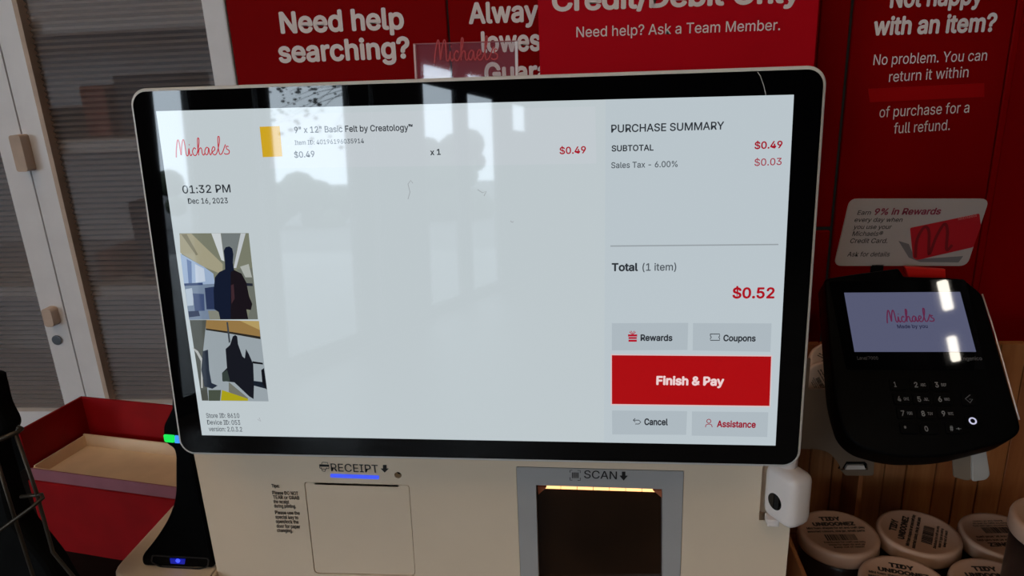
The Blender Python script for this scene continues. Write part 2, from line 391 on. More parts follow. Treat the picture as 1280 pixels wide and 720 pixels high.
s2c = board('sign_board', 'plain red board low between monitor and card terminal', YS, xs[2] + .001, xs[3] - .004, CT, -.062, red_sign)
s3 = board('sign_board', 'dark red board reading "Not happy with an item?" at the right', YS, xs[3], xs[4], CT, .62, red_sign)
put('lettering', join([ptxt(fs, 'Not happy', (1112, 9), (1228, 4.5), 22, bold=.028), ptxt(fs, 'with an item?', (1091, 43.5), (1244, 38.5), 21, bold=.028)]), let_w, s3, fs)
put('lettering', join([ptxt(fs, 'No problem. You can', (1091.5, 81.3), (1233, 75.5), 13), ptxt(fs, 'return it within', (1111, 102.5), (1210, 96.3), 13)]), let_w, s3, fs)
put('lettering', join([ptxt(fs, 'of purchase for a', (1099, 146.8), (1211, 140.6), 13), ptxt(fs, 'full refund.', (1117, 167), (1187, 162.5), 13)]), let_w, s3, fs)
put('sticker', slab([L(fs, 1085, 111), L(fs, 1087, 128), L(fs, 1230, 121), L(fs, 1230, 104)], .0002, .0007), red_patch, s3, fs, label='plain brighter red strip covering one line')
s4 = board('sign_board', 'red board at the right edge, past the "Not happy" board', YS, xs[4] + .0015, .75, CT, .62, red_sign)
put('trim_strip', box(xs[4] + .008, YS - .002, ZC - .2, xs[4] + .010, YS, ZC + .62), red_sign, s4)
YC = .33; fc = FY(YC)
c0 = L(fc, 674, 60)[0]; c1 = L(fc, 1021, 50)[0]
s5 = board('card_only_sign', 'brighter red sign reading "Credit/Debit Only" in front of the other boards', YC, c0, c1, CT, .32, red_sign2)
put('lettering', ptxt(fc, 'Credit/Debit Only', (690, 13.3), (1001, 1.8), 25, bold=.028), let_w, s5, fc)
put('lettering', ptxt(fc, 'Need help? Ask a Team Member.', (720.5, 46.5), (975, 37.5), 12.8, bold=.004), let_w, s5, fc)

# ------------------------------------------------------------------ display cabinet at the left
YD = .60; fd = FY(YD)
kab = root('display_cabinet', 'tall white locked display cabinet with ribbed translucent doors, at the left', 'cabinet', (-.75, YD, 0))
B0 = -.46
X = lambda u, v: L(fd, u, v)[0]
xa, xb, xc, xd, xe, xf = X(47, 360), X(42, 215), X(107, 360), X(130, 360) , X(252, 0), X(297, 103)
put('case', boxes([(-1.55, YD + .02, ZC + B0 - .03, xf, YD + .40, ZC + B0), (-1.55, YD + .38, ZC + B0, xf, YD + .40, 2.3), (-1.55, YD + .02, ZC + B0, -1.53, YD + .38, 2.3), (xf - .02, YD + .02, ZC + B0, xf, YD + .38, 2.3), (-1.55, YD + .02, 2.28, xf, YD + .38, 2.3)]), cab_w, kab)
put('plinth', box(-1.53, YD + .05, 0, xf - .02, YD + .38, ZC + B0 - .0305), black_mt, kab)
for z in (.2436, .0555, -.2000):
    sh = put('shelf', box(-1.53, YD + .0135, ZC + z - .011, xf - .02, YD + .36, ZC + z + .011, .002, 1), cab_w, kab)
put('post', box(xe, YD - .004, ZC + B0, xf, YD + .018, 2.3, .003), cab_w, kab)
def rib(x0, x1, z0, z1, pitch=.0092):
    bm = bmesh.new(); n = int((z1 - z0) / pitch * 4); prev = None
    for i in range(n + 1):
        z = z0 + (z1 - z0) * i / n; y = YD + .008 + .0030 * math.sin(i / 4 * 2 * math.pi)
        a, b = bm.verts.new((x0, y, z)), bm.verts.new((x1, y, z))
        if prev: bm.faces.new((prev[0], prev[1], b, a))
        prev = (a, b)
    return fin(bm)
zb, zt = ZC + B0 + .02, 2.27
d1 = put('door', boxes([(xa, YD - .006, zb, xb - .0015, YD + .016, zt), (-1.53, YD - .006, zb, -1.49, YD + .016, zt), (-1.49, YD - .006, zb - .02, xa, YD + .016, zb + .012), (-1.49, YD - .006, zt - .03, xa, YD + .016, zt)]), cab_w, kab)
put('ribbed_pane', rib(-1.49, xa, zb, zt - .03), rib_m, d1)
d2 = put('door', boxes([(xb + .0015, YD - .006, zb, xc - .005, YD + .016, zt), (xb, YD - .006, zt - .03, xe, YD + .016, zt), (xc, YD - .006, zb, xe, YD + .016, zb + .03)]), cab_w, kab)
put('gasket', box(xc - .005, YD - .009, zb, xc + .003, YD + .014, zt), tan, d2)
put('ribbed_pane', rib(xc + .003, xe, zb, zt - .03), rib_m, d2)
def pbox(fr, u0, v0, u1, v1, w0, w1, r=.002, bev=.0006):
    vm = (v0 + v1) / 2; a = (L(fr, u0, vm)[0], L(fr, (u0 + u1) / 2, v1)[1]); b = (L(fr, u1, vm)[0], L(fr, (u0 + u1) / 2, v0)[1]); return slab(rrect(min(a[0], b[0]), min(a[1], b[1]), max(a[0], b[0]), max(a[1], b[1]), r), w0, w1, bev, 2, True)
put('handle', pbox(fd, 30, 167, 44, 212, .006, .026, .004), tan, d1, fd)
put('handle', pbox(fd, 65, 381, 77, 403, .006, .024, .006), tan, d1, fd)
put('keyhole', slab(circ(*L(fd, 65, 394), .0035), .006, .0072), ink, d1, fd)
put('lock', slab(circ(*L(fd, 75, 423), .009), .006, .010, .001), steel, d1, fd)
# vague stock inside the cabinet
def carton(x, z, w_, h_, col, lab, grp=None):
    m = M_('carton_%s' % lab.split()[0], col, .6, noise=.2, nscale=20)
    o = put('carton', box(x, YD + .06, ZC + z, x + w_, YD + .16, ZC + z + h_, .003), m); tag(o, lab, 'box'); return o
carton(-.765, .0665, .045, .085, (.35, .07, .03), 'orange carton behind the ribbed cabinet door, on the upper shelf')
carton(-.86, .0665, .07, .05, (.35, .38, .42), 'pale blue carton behind the ribbed cabinet door, on the upper shelf')
carton(-.80, -.189, .03, .05, (.6, .4, .38), 'pink carton behind the ribbed cabinet door, on the middle shelf')
carton(-.70, .0665, .12, .10, (.05, .05, .07), 'dark carton behind the ribbed cabinet door, beside the orange one')
carton(-.72, -.189, .15, .14, (.04, .04, .07), 'navy carton behind the ribbed cabinet door, on the middle shelf')

# ------------------------------------------------------------------ kiosk
YK = .045; fk = FY(YK)
ki = root('self_checkout_kiosk', 'cream white self checkout kiosk body under the large monitor', 'kiosk', (0, .15, ZC + CT))
xl, xr = -.285, .2715
zt_k = -.105
nx, nz = L(fk, 948.5, 650)
outer = [(xl, CT), (xr, CT), (xr, nz), (nx, nz), (nx, zt_k), (xl, zt_k)]
def Pk(*p, w=0): return [L(fk, a, b, w) for a, b in p]
door_pts = rpoly(Pk((380, 602.5), (511.5, 606.5), (519.5, 720), (393, 717)), [.003, .003, .005, .005])
hole_pts = circ(*L(fk, 497.5, 594), .0034, 20)
led_pts = rpoly(Pk((413, 592), (474, 594.3), (474, 599), (413, 596.7)), .0012, 3)
sc_out = rpoly(Pk((645, 583), (855, 588.5), (850, 740), (651, 740)), .001, 2)
c_ = []
put('front_panel', plate(outer, [door_pts, hole_pts, led_pts, sc_out], -.012, 0), white_pl, ki, fk)
put('housing', boxes([(xl, YK + .0125, ZC + CT, xr, .20, ZC + zt_k)]), white_pl, ki)
def inset(pts, d):
    cx = sum(p[0] for p in pts) / len(pts); cy = sum(p[1] for p in pts) / len(pts)
    hx = max(abs(p[0] - cx) for p in pts); hy = max(abs(p[1] - cy) for p in pts)
    return [(cx + (x - cx) * (1 - d / hx), cy + (y - cy) * (1 - d / hy)) for x, y in pts]
slot = Pk((393, 603.6), (498, 606.8), (498, 609.2), (393, 606.2))
put('cavity', slab(inset(door_pts, -.001), -.0121, -.0118), dark_in, ki, fk)
pd = put('receipt_door', plate(inset(door_pts, .0007), [slot], -.011, -.0006), white_pl, ki, fk)
put('indicator_hole', slab(circ(*L(fk, 497.5, 594), .0034, 20), -.011, -.007), black_pl, ki, fk)
led_blue = M_('blue_led', (.05, .08, .5), .3, emit=(.045, .085, .80), es=1.0)
put('status_light', slab(inset(led_pts, .0001), -.006, .0004), led_blue, ki, fk, label='glowing blue bar under the word RECEIPT')
# scan window
sb_hole = Pk((670, 606), (828, 611), (828.5, 735), (673.5, 735))
scb = put('scan_bezel', plate(inset(sc_out, .0004), [sb_hole], -.010, .0006), grey_pl, ki, fk, label='grey frame around the scan window')
gl_scan = M_('dark_scan_glass', (.022, .009, .004), .06, noise=.4, nscale=10)
put('scan_glass', slab(Pk((668, 604), (831, 609), (831, 737), (671, 737)), -.0118, -.0095), gl_scan, scb, fk)
warm = M_('warm_led_strip', (.6, .3, .1), .4, emit=(1, .50, .20), es=2.0)
strips = []
for k in range(7):
    u0 = 681 + k * 20.3; v0 = 608.4 + (u0 - 681) * .032
    strips.append(slab(Pk((u0, v0 + .2), (u0 + 19.6, v0 + .8), (u0 + 19.6, v0 + 2.7), (u0, v0 + 2.1), w=-.0072), -.0094, -.007))
put('light_strip', join(strips), warm, scb, fk, label='row of warm lamps glowing along the window top')
cop = M_('copper_tinted_plastic', (.45, .13, .06), .3, noise=.1)
put('corner_reflector', slab(Pk((672, 607.5), (683, 609), (673, 618), w=-.0065), -.0094, -.006), cop, scb, fk)
put('corner_reflector', slab(Pk((827, 612.5), (816, 612.5), (827.5, 622), w=-.0065), -.0094, -.006), cop, scb, fk)
# printed marks
def icon_arrow(fr, u, v, s, sl=.02):
    pts = [(-2.2, -4.5), (2.2, -4.5), (2.2, 0), (5, 0), (0, 5), (-5, 0), (-2.2, 0)]
    return slab([L(fr, u + x * s, v + y * s) for x, y in pts], .0001, .0004)
def ring(fr, pts, wd):                      # open/closed pen line in plane coordinates
    bm = bmesh.new(); ribbon(bm, [V(L(fr, *p)) for p in pts], wd, .0003); me = bpy.data.meshes.new('m'); bm.to_mesh(me); bm.free(); return me
put('lettering', ptxt(fk, 'RECEIPT', (414, 589), (473, 591), 9.6, bold=.004), ink, ki, fk)
put('lettering', ptxt(fk, 'SCAN', (730, 597.6), (771, 599.2), 9.6, bold=.006, w=.001), ink, scb, fk)
put('arrow_mark', icon_arrow(fk, 481, 585.5, 1), ink, ki, fk)
put('arrow_mark', slab([L(fk, 779.5 + x, 594 + y) for x, y in [(-2.2, -5), (2.2, -5), (2.2, 0), (5, 0), (0, 6), (-5, 0), (-2.2, 0)]], .0007, .001), ink, scb, fk)
pr = [ring(fk, [(402, 580), (403, 577.5), (410, 578), (409.5, 580)], .0006), ring(fk, [(399.5, 580.5), (411.5, 581), (411, 585.5), (408.5, 585.5)], .0007), ring(fk, [(399.5, 580.5), (400, 585), (402, 585.3)], .0007),
      slab([L(fk, *p) for p in ((400, 581), (411.5, 581.2), (411, 583.2), (400, 583))], .0001, .0004), ring(fk, [(401.5, 584), (403, 588.5), (406, 589.3), (408.5, 584.3)], .0006), ring(fk, [(403, 586), (407, 586.2)], .0005)]
put('printer_mark', join(pr), ink, ki, fk)
bc = []
for (a, b, c) in (((712.5, 590), (712.5, 587.2), (715.5, 587.2)), ((722, 587.5), (725.3, 587.5), (725.3, 590.5)), ((725.3, 596.5), (725.3, 599.8), (722, 599.8)), ((715.5, 599.5), (712.5, 599.5), (712.5, 596))):
    bc.append(ring(fk, [a, b, c], .0006))
for k in range(5): bc.append(slab([L(fk, *p) for p in ((715 + k * 1.8, 590), (716 + k * 1.8, 590), (716 + k * 1.8, 597), (715 + k * 1.8, 597))], .0001, .0003))
mm = join(bc); mm.transform(Matrix.Translation((0, 0, .0006))); put('scan_mark', mm, ink, scb, fk)
lines = [('Tips:', 339.5, 609.3, 349.5), ('Please DO NOT', 340.5, 618, 373), ('TEAR or GRAB', 341.5, 623.5, 374.5), ('the receipt', 342, 629, 361.5), ('during printing.', 343, 634.3, 370),
         ('Please use the', 344, 642.6, 375), ('special key to', 344.5, 648.2, 373), ('open/lock the', 345, 653.8, 373.5), ('door for paper', 346, 659.6, 375.5), ('changing.', 346.5, 665, 366)]
put('lettering', join([ptxt(fk, s, (u, v), (u2, v + (u2 - u) * .03), 4.2, bold=.02) for s, u, v, u2 in lines]), ink, ki, fk)
# side wing the column stands on
fz = FZ(-.318)
wing = rpoly([(-.396, .030), (-.2855, .030), (-.2855, .160), (-.396, .160)], [.026, .002, .002, .004], 6)
put('side_deck', slab(wing, CT + .318 + .0005, 0, .003, 3, True), white_pl, ki, fz)

# ------------------------------------------------------------------ black column beside the monitor
fcol = FY(.047)
col = root('scanner_column', 'glossy black column beside the monitor with green and blue lights', 'scanner', (-.33, .08, ZC - .31))
cp = [L(fcol, *p) for p in ((214, 512), (203.5, 533), (203.5, 548), (208, 556), (216.5, 561), (219, 570), (219, 622), (211, 647), (196, 672), (176, 697))]
cb = cp[-1]
cp += [(cb[0] - .0005, -.3170), (-.2885, -.3170), (-.2870, -.18), (-.2870, -.10), (cp[0][0] + .008, -.10)]
put('shell', slab(rpoly(cp, [.002, .004, .006, .005, .004, .008, .02, .03, .02, .006, .006, .006, .005, .002, .002], 5), -.055, 0, .003, 3, True), black_pl, col, fcol, True)
gp = [L(fcol, *p) for p in ((204.5, 542.5), (219, 543.5), (219, 553), (206.5, 552))]
put('green_light', slab(rpoly(gp, .002), 0, .0012, .0004), M_('green_led', (.0, .3, .05), .3, emit=(.01, .72, .08), es=1), col, fcol, label='glowing green light')
gp = [L(fcol, *p) for p in ((219.3, 544), (232, 545), (232, 553.5), (219.3, 553))]
put('blue_light', slab(gp, 0, .0012), M_('cyan_led', (.0, .1, .4), .3, emit=(.06, .30, .85), es=1), col, fcol, label='glowing blue light')
rg = [L(fcol, *p) for p in ((190, 693), (262, 697), (261, 708), (250, 711), (200, 708), (189, 702))]
put('foot_window', plate(rpoly(rg, .003), [inset(rpoly(rg, .003), .0012)], 0, .0012), M_('dark_grey_trim', (.02, .02, .022), .3, noise=.1), col, fcol)
bl = M_('deep_blue_led', (.0, .0, .3), .3, emit=(.05, .08, 1), es=1.6)
put('blue_light', slab([L(fcol, *p) for p in ((213, 697.5), (232, 698.5), (231, 704.5), (214, 703.5))], 0, .0012), M_('dim_blue_led', (.0, .0, .2), .3, emit=(.005, .01, .25), es=1), col, fcol, label='dim blue foot light')
put('lamp_core', slab(circ(*L(fcol, 223.5, 699.5), .0022, 16), .0013, .0022), bl, col, fcol)

# ------------------------------------------------------------------ monitor
MON = frame((0, 0, ZC), (1, 0, -.0083), (.0083, .0778, .9969))
mo = root('touchscreen_monitor', 'large white rimmed touchscreen monitor showing a purchase summary', 'monitor', MON @ V((0, -.153, 0)), m=MON)
hw, hh = .2588, .1527
put('rear_shell', slab(rrect(-hw, -hh, hw, hh, .0135, 10), -.028, 0, .0016, 3), rim_pl, mo, MON, True)
put('rear_cover', box(-.16, -.09, -.040, .16, .08, -.0285, .004), rim_pl, mo, MON)
bz = put('glass_front', slab(rrect(-hw + .0026, -hh + .0026, hw - .0026, hh - .0026, .0115, 10), .0002, .0009), black_gl, mo, MON)
SQ = [(195, 139), (992.5, 118.3), (969.4, 557), (252.5, 544)]
WS = .0010
scr = [L(MON, *p, WS) for p in SQ]
dsp = put('display', poly(scr, WS), ui(189, 199, 203), mo, MON, label='lit screen with the purchase summary page')
put('mount', box(-.02, .06, ZC - .1045, .02, .15, ZC + .06, .004), rim_pl, mo)
put('mount_neck', box(-.02, .042, ZC - .05, .02, .0595, ZC + .03), rim_pl, mo)
def m_poly(name, pts, colr, w, label=None):
    return put(name, poly([L(MON, *p, w) for p in pts], w), ui(*colr), dsp, MON, label=label)
m_poly('item_card', [(345, 143), (744, 133), (745.5, 204.5), (337, 210.5)], (193, 201, 206), .00115)
m_poly('summary_panel', [(757, 124.4), (992.5, 118.3), (969.4, 557), (755, 553)], (185, 196, 202), .00115)
m_poly('product_picture', [(324.5, 158.5), (349.5, 157.5), (353, 195.5), (328.5, 196.5)], (203, 162, 30), .0012, 'yellow product picture')
m_poly('divider_line', [(763, 306.8), (973, 304.8), (973, 306.4), (763, 308.4)], (150, 158, 163), .0012)
def button(pts, c, label=None): return m_poly('button', pts, c, .0012, label)
button([(764.8, 404), (860.3, 403.6), (859.3, 437.5), (764.8, 438)], (172, 183, 190))
button([(866.3, 403.8), (964.5, 404.3), (963, 439.8), (865.8, 438)], (172, 183, 190))
m_poly('button_border', [(763.4, 442.6), (965.4, 444.2), (963, 509), (763.4, 506.6)], (215, 190, 192), .00118)
button([(764.8, 444), (964, 445.6), (961.8, 507.4), (764.9, 505)], (168, 6, 12), 'large red button reading "Finish & Pay"')
button([(765, 513), (859, 514), (857.6, 543.5), (765.3, 543)], (172, 183, 190))
button([(865, 514.3), (960.5, 515.3), (959, 546.3), (864.6, 544.5)], (172, 183, 190))
DK = (45, 50, 56); GRY = (85, 92, 98); RD = (165, 18, 38)
def st(s, p0, p1, cap, c=DK, bold=0):
    put('lettering', ptxt(MON, s, p0, p1, cap, bold=bold, w=.0013), ui(*c), dsp, MON)
st('01:32 PM', (228.5, 241.7), (288.5, 240.3), 9.6, DK, .012); st('Dec 16, 2023', (235.3, 254.6), (285, 254), 6.6, DK, .012)
st('9" x 12" Basic Felt by Creatology\u2122', (368, 166.3), (516, 163), 7.6, DK, .014)
st('Item ID: 40196196035914', (368.5, 181.2), (455, 178.8), 5.6, GRY, .012)
st('$0.49', (368, 197.3), (393.5, 196), 7.4, DK, .014); st('x 1', (538, 193.8), (551, 193.3), 7, DK, .02)
st('$0.49', (699.5, 192.6), (732.5, 191.3), 8.4, RD, .018)
st('PURCHASE SUMMARY', (764, 165.6), (905, 161.6), 9.4, DK, .014); st('SUBTOTAL', (764.5, 189.2), (817, 188), 7.2, DK, .02)
st('Sales Tax - 6.00%', (764, 210.2), (847, 208.5), 7.2, GRY, .012)
st('$0.49', (943, 186.2), (978, 184.8), 8.6, (160, 14, 36), .022); st('$0.03', (943, 207.4), (977, 206), 8.6, (160, 50, 66), .008)
st('Total', (764.5, 338.6), (797.5, 338.4), 9.2, DK, .03); st('(1 item)', (803, 338.4), (845.3, 338), 9, GRY, .012)
st('$0.52', (915.3, 372.5), (968, 372.5), 12.6, (170, 14, 30), .026)
st('Rewards', (800.6, 425.8), (840.5, 426), 7.4, DK, .03); st('Coupons', (904, 426.2), (944.5, 426.6), 7.4, DK, .03)
st('Finish & Pay', (820.3, 480.6), (905, 481.8), 10, (235, 205, 205), .036)
st('Cancel', (805.3, 531), (834.8, 531.4), 7.6, DK, .03); st('Assistance', (896, 533.6), (944.6, 534.6), 7.6, (150, 16, 44), .03)
st('Store ID: 8610', (258, 522.3), (299.5, 522.3), 5.6, GRY, .012); st('Device ID: 053', (259.3, 530.6), (300.5, 531), 5.6, GRY, .012); st('version: 2.0.3.2', (261.3, 539), (303, 539.5), 5.6, GRY, .012)
put('store_logo', script(L(MON, 220, 195.5, .0013), L(MON, 287, 192.5, .0013), .00075, .0013, .85), ui(186, 40, 58), dsp, MON, label='red handwritten "Michaels" mark')
def mring(pts, c, wd): 
    bm = bmesh.new(); ribbon(bm, [V(L(MON, *p, .0013)) for p in pts], wd, .0013); me = bpy.data.meshes.new('m'); bm.to_mesh(me); bm.free(); return put('icon', me, ui(*c), dsp, MON)
bm = bmesh.new()
for q in ([(785, 418), (796.5, 418), (796.5, 420.6), (785, 420.6)], [(785.6, 421.4), (796, 421.4), (796, 423.6), (785.6, 423.6)], [(785.6, 424.6), (796, 424.6), (796, 427.2), (785.6, 427.2)]): poly([L(MON, *p, .0013) for p in q], .0013, 0, bm)
ribbon(bm, [V(L(MON, *p, .0013)) for p in ((790.5, 418), (787, 415), (789, 413.8), (790.8, 417), (792.5, 413.8), (794.5, 415), (791, 418))], .0006, .0013)
me = bpy.data.meshes.new('m'); bm.to_mesh(me); bm.free(); put('icon', me, ui(176, 14, 40), dsp, MON, label='red gift icon')
mring([(888, 417.5), (899.6, 417.5), (899.6, 420), (898.4, 421.4), (899.6, 423), (899.6, 425.4), (888, 425.4), (888, 423), (889.3, 421.4), (888, 420), (888, 417.2)], DK, .0006)
mring([(794, 523), (791.5, 525.2), (794, 527.4)], DK, .0006); mring([(791.8, 525.2), (798.5, 525.2), (801, 527.6), (798.5, 530), (794, 530)], DK, .0006)
mring([(886 + 2.6 * math.cos(a / 8 * 6.283), 526.5 + 2.6 * math.sin(a / 8 * 6.283)) for a in range(10)], (150, 16, 44), .0006)
mring([(881.8, 534), (882.5, 531), (886, 530), (889.5, 531), (890.3, 534)], (150, 16, 44), .0006)
# two surveillance pictures on the page (flat images made of flat colours)
def picture(name, polys, label):
    bm = bmesh.new(); mats = []
    for i, (c, pts) in enumerate(polys):
        m = ui(*c)
        if m not in mats: mats.append(m)
        wv = .0012 + i * .000012; poly([L(MON, *p, wv) for p in pts], wv, mats.index(m), bm)
    bmesh.ops.triangulate(bm, faces=bm.faces[:])
    for f in bm.faces:
        f.normal_update()
        if f.normal.z < 0: f.normal_flip()
    me = bpy.data.meshes.new('m'); bm.to_mesh(me); bm.free(); put(name, me, mats, dsp, MON, label=label)
    for i, p in enumerate(me.polygons): pass
c1 = lambda l: [(200 + x / 6, 280 + y / 6) for x, y in l]
c2 = lambda l: [(200 + x / 4, 380 + y / 4) for x, y in l]
_put = put
picture('camera_picture', [
    ((118, 121, 104), c1([(145, 70), (665, 68), (735, 715), (218, 718)])),
    ((158, 153, 128), c1([(147, 75), (235, 72), (470, 300), (470, 380), (330, 322), (152, 215)])),
    ((124, 120, 98), c1([(160, 78), (200, 76), (285, 230), (270, 235)])),
    ((198, 204, 206), c1([(385, 70), (455, 70), (482, 280), (460, 270)])),
    ((112, 119, 119), c1([(458, 70), (603, 70), (552, 300), (486, 300)])),
    ((186, 192, 196), c1([(605, 70), (642, 70), (572, 330), (552, 330)])),
    ((150, 170, 198), c1([(152, 222), (330, 322), (400, 372), (412, 450), (182, 462)])),
    ((188, 200, 216), c1([(262, 300), (330, 335), (340, 430), (268, 440)])),
    ((92, 115, 158), c1([(200, 262), (236, 282), (240, 452), (215, 455)])),
    ((112, 128, 150), c1([(183, 460), (412, 448), (440, 715), (218, 718)])),
    ((44, 62, 104), c1([(180, 446), (320, 440), (322, 458), (183, 464)])),
    ((58, 74, 112), c1([(245, 520), (330, 525), (335, 650), (262, 655)])),
    ((40, 52, 84), c1([(335, 480), (405, 470), (412, 640), (350, 640)])),
    ((172, 186, 200), c1([(190, 490), (240, 480), (250, 560), (250, 610), (205, 615)])),
    ((30, 42, 74), c1([(212, 655), (290, 650), (300, 690), (218, 700)])),
    ((128, 130, 118), c1([(360, 650), (440, 650), (448, 715), (372, 716)])),
    ((106, 110, 102), c1([(572, 340), (690, 330), (735, 715), (655, 715), (690, 600), (640, 420)])),
    ((168, 172, 166), c1([(600, 320), (665, 300), (690, 400), (640, 400)])),
    ((34, 38, 50), c1([(640, 442), (694, 446), (696, 466), (650, 464)])),
    ((16, 24, 44), c1([(478, 200), (492, 174), (520, 168), (542, 184), (550, 225), (546, 290), (556, 345), (530, 370), (530, 715), (452, 715), (440, 660), (408, 640), (402, 500), (412, 400), (445, 360), (488, 340), (486, 270)])),
    ((22, 16, 22), c1([(530, 360), (556, 345), (612, 372), (648, 440), (668, 540), (692, 600), (682, 645), (648, 640), (662, 715), (530, 715)])),
    ((60, 38, 44), c1([(532, 460), (552, 450), (560, 560), (536, 600)])),
], 'overhead camera picture of a dark clad shopper with a backpack')
picture('camera_picture', [
    ((150, 160, 166), c2([(148, 80), (495, 85), (543, 487), (210, 483)])),
    ((146, 116, 68), c2([(228, 80), (495, 85), (502, 165), (360, 140), (229, 124)])),
    ((176, 152, 96), c2([(400, 84), (495, 85), (499, 130)])),
    ((40, 36, 30), c2([(229, 122), (360, 140), (502, 163), (503, 176), (360, 150), (229, 130)])),
    ((74, 77, 71), c2([(148, 80), (232, 80), (216, 230), (242, 483), (210, 483)])),
    ((176, 178, 176), c2([(160, 215), (190, 235), (212, 275), (214, 420), (206, 420), (204, 285), (182, 245)])),
    ((32, 40, 54), c2([(214, 236), (240, 228), (246, 330), (258, 395), (288, 408), (262, 424), (222, 412), (206, 330)])),
    ((70, 78, 66), c2([(242, 430), (305, 430), (300, 484), (244, 484)])),
    ((60, 66, 72), c2([(332, 90), (340, 90), (352, 190), (344, 195)])),
    ((110, 112, 102), c2([(344, 390), (440, 470), (440, 484), (344, 440)])),
    ((20, 22, 30), c2([(364, 162), (376, 155), (386, 162), (390, 200), (412, 262), (424, 272), (430, 225), (444, 250), (466, 300), (470, 400), (468, 475), (446, 462), (372, 392), (312, 384), (310, 345), (335, 320), (328, 225), (350, 205)])),
    ((52, 62, 58), c2([(310, 345), (336, 330), (350, 385), (314, 388)])),
    ((14, 14, 18), c2([(462, 286), (514, 294), (515, 303), (464, 297)])),
    ((22, 30, 42), c2([(466, 384), (530, 392), (534, 425), (470, 408)])),
    ((14, 16, 22), c2([(506, 330), (520, 320), (535, 430), (512, 400)])),
    ((168, 158, 22), c2([(310, 430), (440, 474), (440, 484), (304, 483)])),
], 'lower camera picture of shoppers by bright windows and a yellow patch')
for pts in ([(510, 249), (512.5, 240), (510, 230), (513.5, 225.5), (516, 229)], [(597, 237), (603, 241), (608, 239), (605, 245)], [(322, 524), (326, 527), (324, 522)], [(638, 276), (640, 278), (642, 277)]):
    bm = bmesh.new(); ribbon(bm, [V(L(MON, *p, .0014)) for p in pts], .0006, .0014); me = bpy.data.meshes.new('m'); bm.to_mesh(me); bm.free()
    put('smudge', me, ui(160, 166, 170), dsp, MON, label='faint grey smudge on the glass')
hp = [MON @ V((*L(MON, u, v, .0014), .0014)) for u, v in ((947, 90), (950.5, 95), (955, 108), (957.5, 119))]
tag(put('loose_thread', tube(hp, .00028, 6), M_('grey_thread', (.6, .58, .55), .6)), 'thin pale thread stuck across the top right of the monitor bezel', 'thread')

# ------------------------------------------------------------------ acrylic tag behind the monitor's top
ACR = frame((0, .066, ZC), (1, 0, -.02), (0, .064, 1))
ap = [L(ACR, *p) for p in ((516.5, 54.5), (647, 50.5), (648, 120), (520, 122))]
ac = root('acrylic_tag', 'clear acrylic plate with red "Michaels" lettering behind the monitor top', 'sign', ACR @ V((ap[3][0] + .04, ap[3][1], 0)), m=ACR)
put('plate', slab(ap, -.003, 0), acryl_m, ac, ACR)
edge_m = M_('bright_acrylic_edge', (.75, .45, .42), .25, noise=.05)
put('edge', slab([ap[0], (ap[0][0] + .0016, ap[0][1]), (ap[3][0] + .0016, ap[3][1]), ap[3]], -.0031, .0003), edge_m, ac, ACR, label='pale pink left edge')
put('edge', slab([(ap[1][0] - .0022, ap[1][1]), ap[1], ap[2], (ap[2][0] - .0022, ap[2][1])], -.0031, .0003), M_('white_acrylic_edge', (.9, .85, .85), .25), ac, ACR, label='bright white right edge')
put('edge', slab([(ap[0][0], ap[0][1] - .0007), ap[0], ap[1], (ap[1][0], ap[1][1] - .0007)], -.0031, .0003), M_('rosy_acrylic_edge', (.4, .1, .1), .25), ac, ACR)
put('lettering', script(L(ACR, 543, 77), L(ACR, 622, 74), .0010, .0006, .95), M_('etched_red', (.55, .05, .05), .5), ac, ACR)
put('base_clip', box(.022, .066, ZC + .10, .040, .082, ZC + ap[3][1] + .003), rim_pl, ac)
put('base_stem', box(.026, .071, ZC - .1045, .036, .077, ZC + .0995), rim_pl, ac)

# ------------------------------------------------------------------ small white scanner at the monitor's lower right corner
def rot_box(cx, cy, z0, z1, a, lx, ly, bev):
    me = box(-lx / 2, -ly / 2, z0, lx / 2, ly / 2, z1, bev, 4); me.transform(Matrix.Translation((cx, cy, 0)) @ Matrix.Rotation(a, 4, 'Z')); return me
# corners found from its silhouette: far-left, near, right
def march(p, d, u, v):                      # walk from p along d until the vertical line through pixel column u is met
    best = None
    for k in range(1, 400):
        q = p + d * (k * .00015); h = hit(FY(q.y), u, v); e = abs(h.x - q.x)
        if best is None or e < best[0]: best = (e, q, h)
    return best[1]
A_ = hit(FY(.040), 951, 620).to_2d()
N_ = march(A_, V((.5, -.866)), 989, 640); R_ = march(N_, V((.866, .5)), 1017.5, 635)
cx, cy = (A_ + R_) / 2; ang = math.atan2(R_.y - N_.y, R_.x - N_.x)
swz0 = hit(FY(N_.y), 989, 668).z - ZC; swz1 = hit(FY(R_.y), 1006, 597.5).z - ZC + .0045
sw = root('camera_scanner', 'small white rounded scanner with a black eye under the monitor corner', 'scanner', (cx, cy, ZC + swz0))
put('body', rot_box(cx, cy, ZC + swz0, ZC + swz1, ang, (R_ - N_).length, (A_ - N_).length, .0085), cam_pl, sw, I4, True)
nl = V((-(A_ - N_).normalized().y * -1, 0, 0))
fa = frame((*((A_ + N_) / 2), ZC + (swz0 + swz1) / 2), ((N_ - A_).x, (N_ - A_).y, 0), (0, 0, 1))
eye_c = L(fa, 968.5, 627)
put('lens', slab(circ(*eye_c, .0076, 28), -.001, .0006, .0003), black_gl, sw, fa)
put('neck', lathe([(.0, ZC + swz1 + .0002), (.0085, ZC + swz1 + .0002), (.0085, ZC - .1575), (.007, ZC - .1575), (.007, ZC - .1545), (0, ZC - .1545)], 24), cam_pl, sw, Matrix.Translation((cx - .001, cy + .005, 0)), True)
put('clip', box(cx - .016, cy - .004, ZC + swz0 - .006, cx - .006, cy + .008, ZC + swz0 + .001, .001), cam_pl, sw)

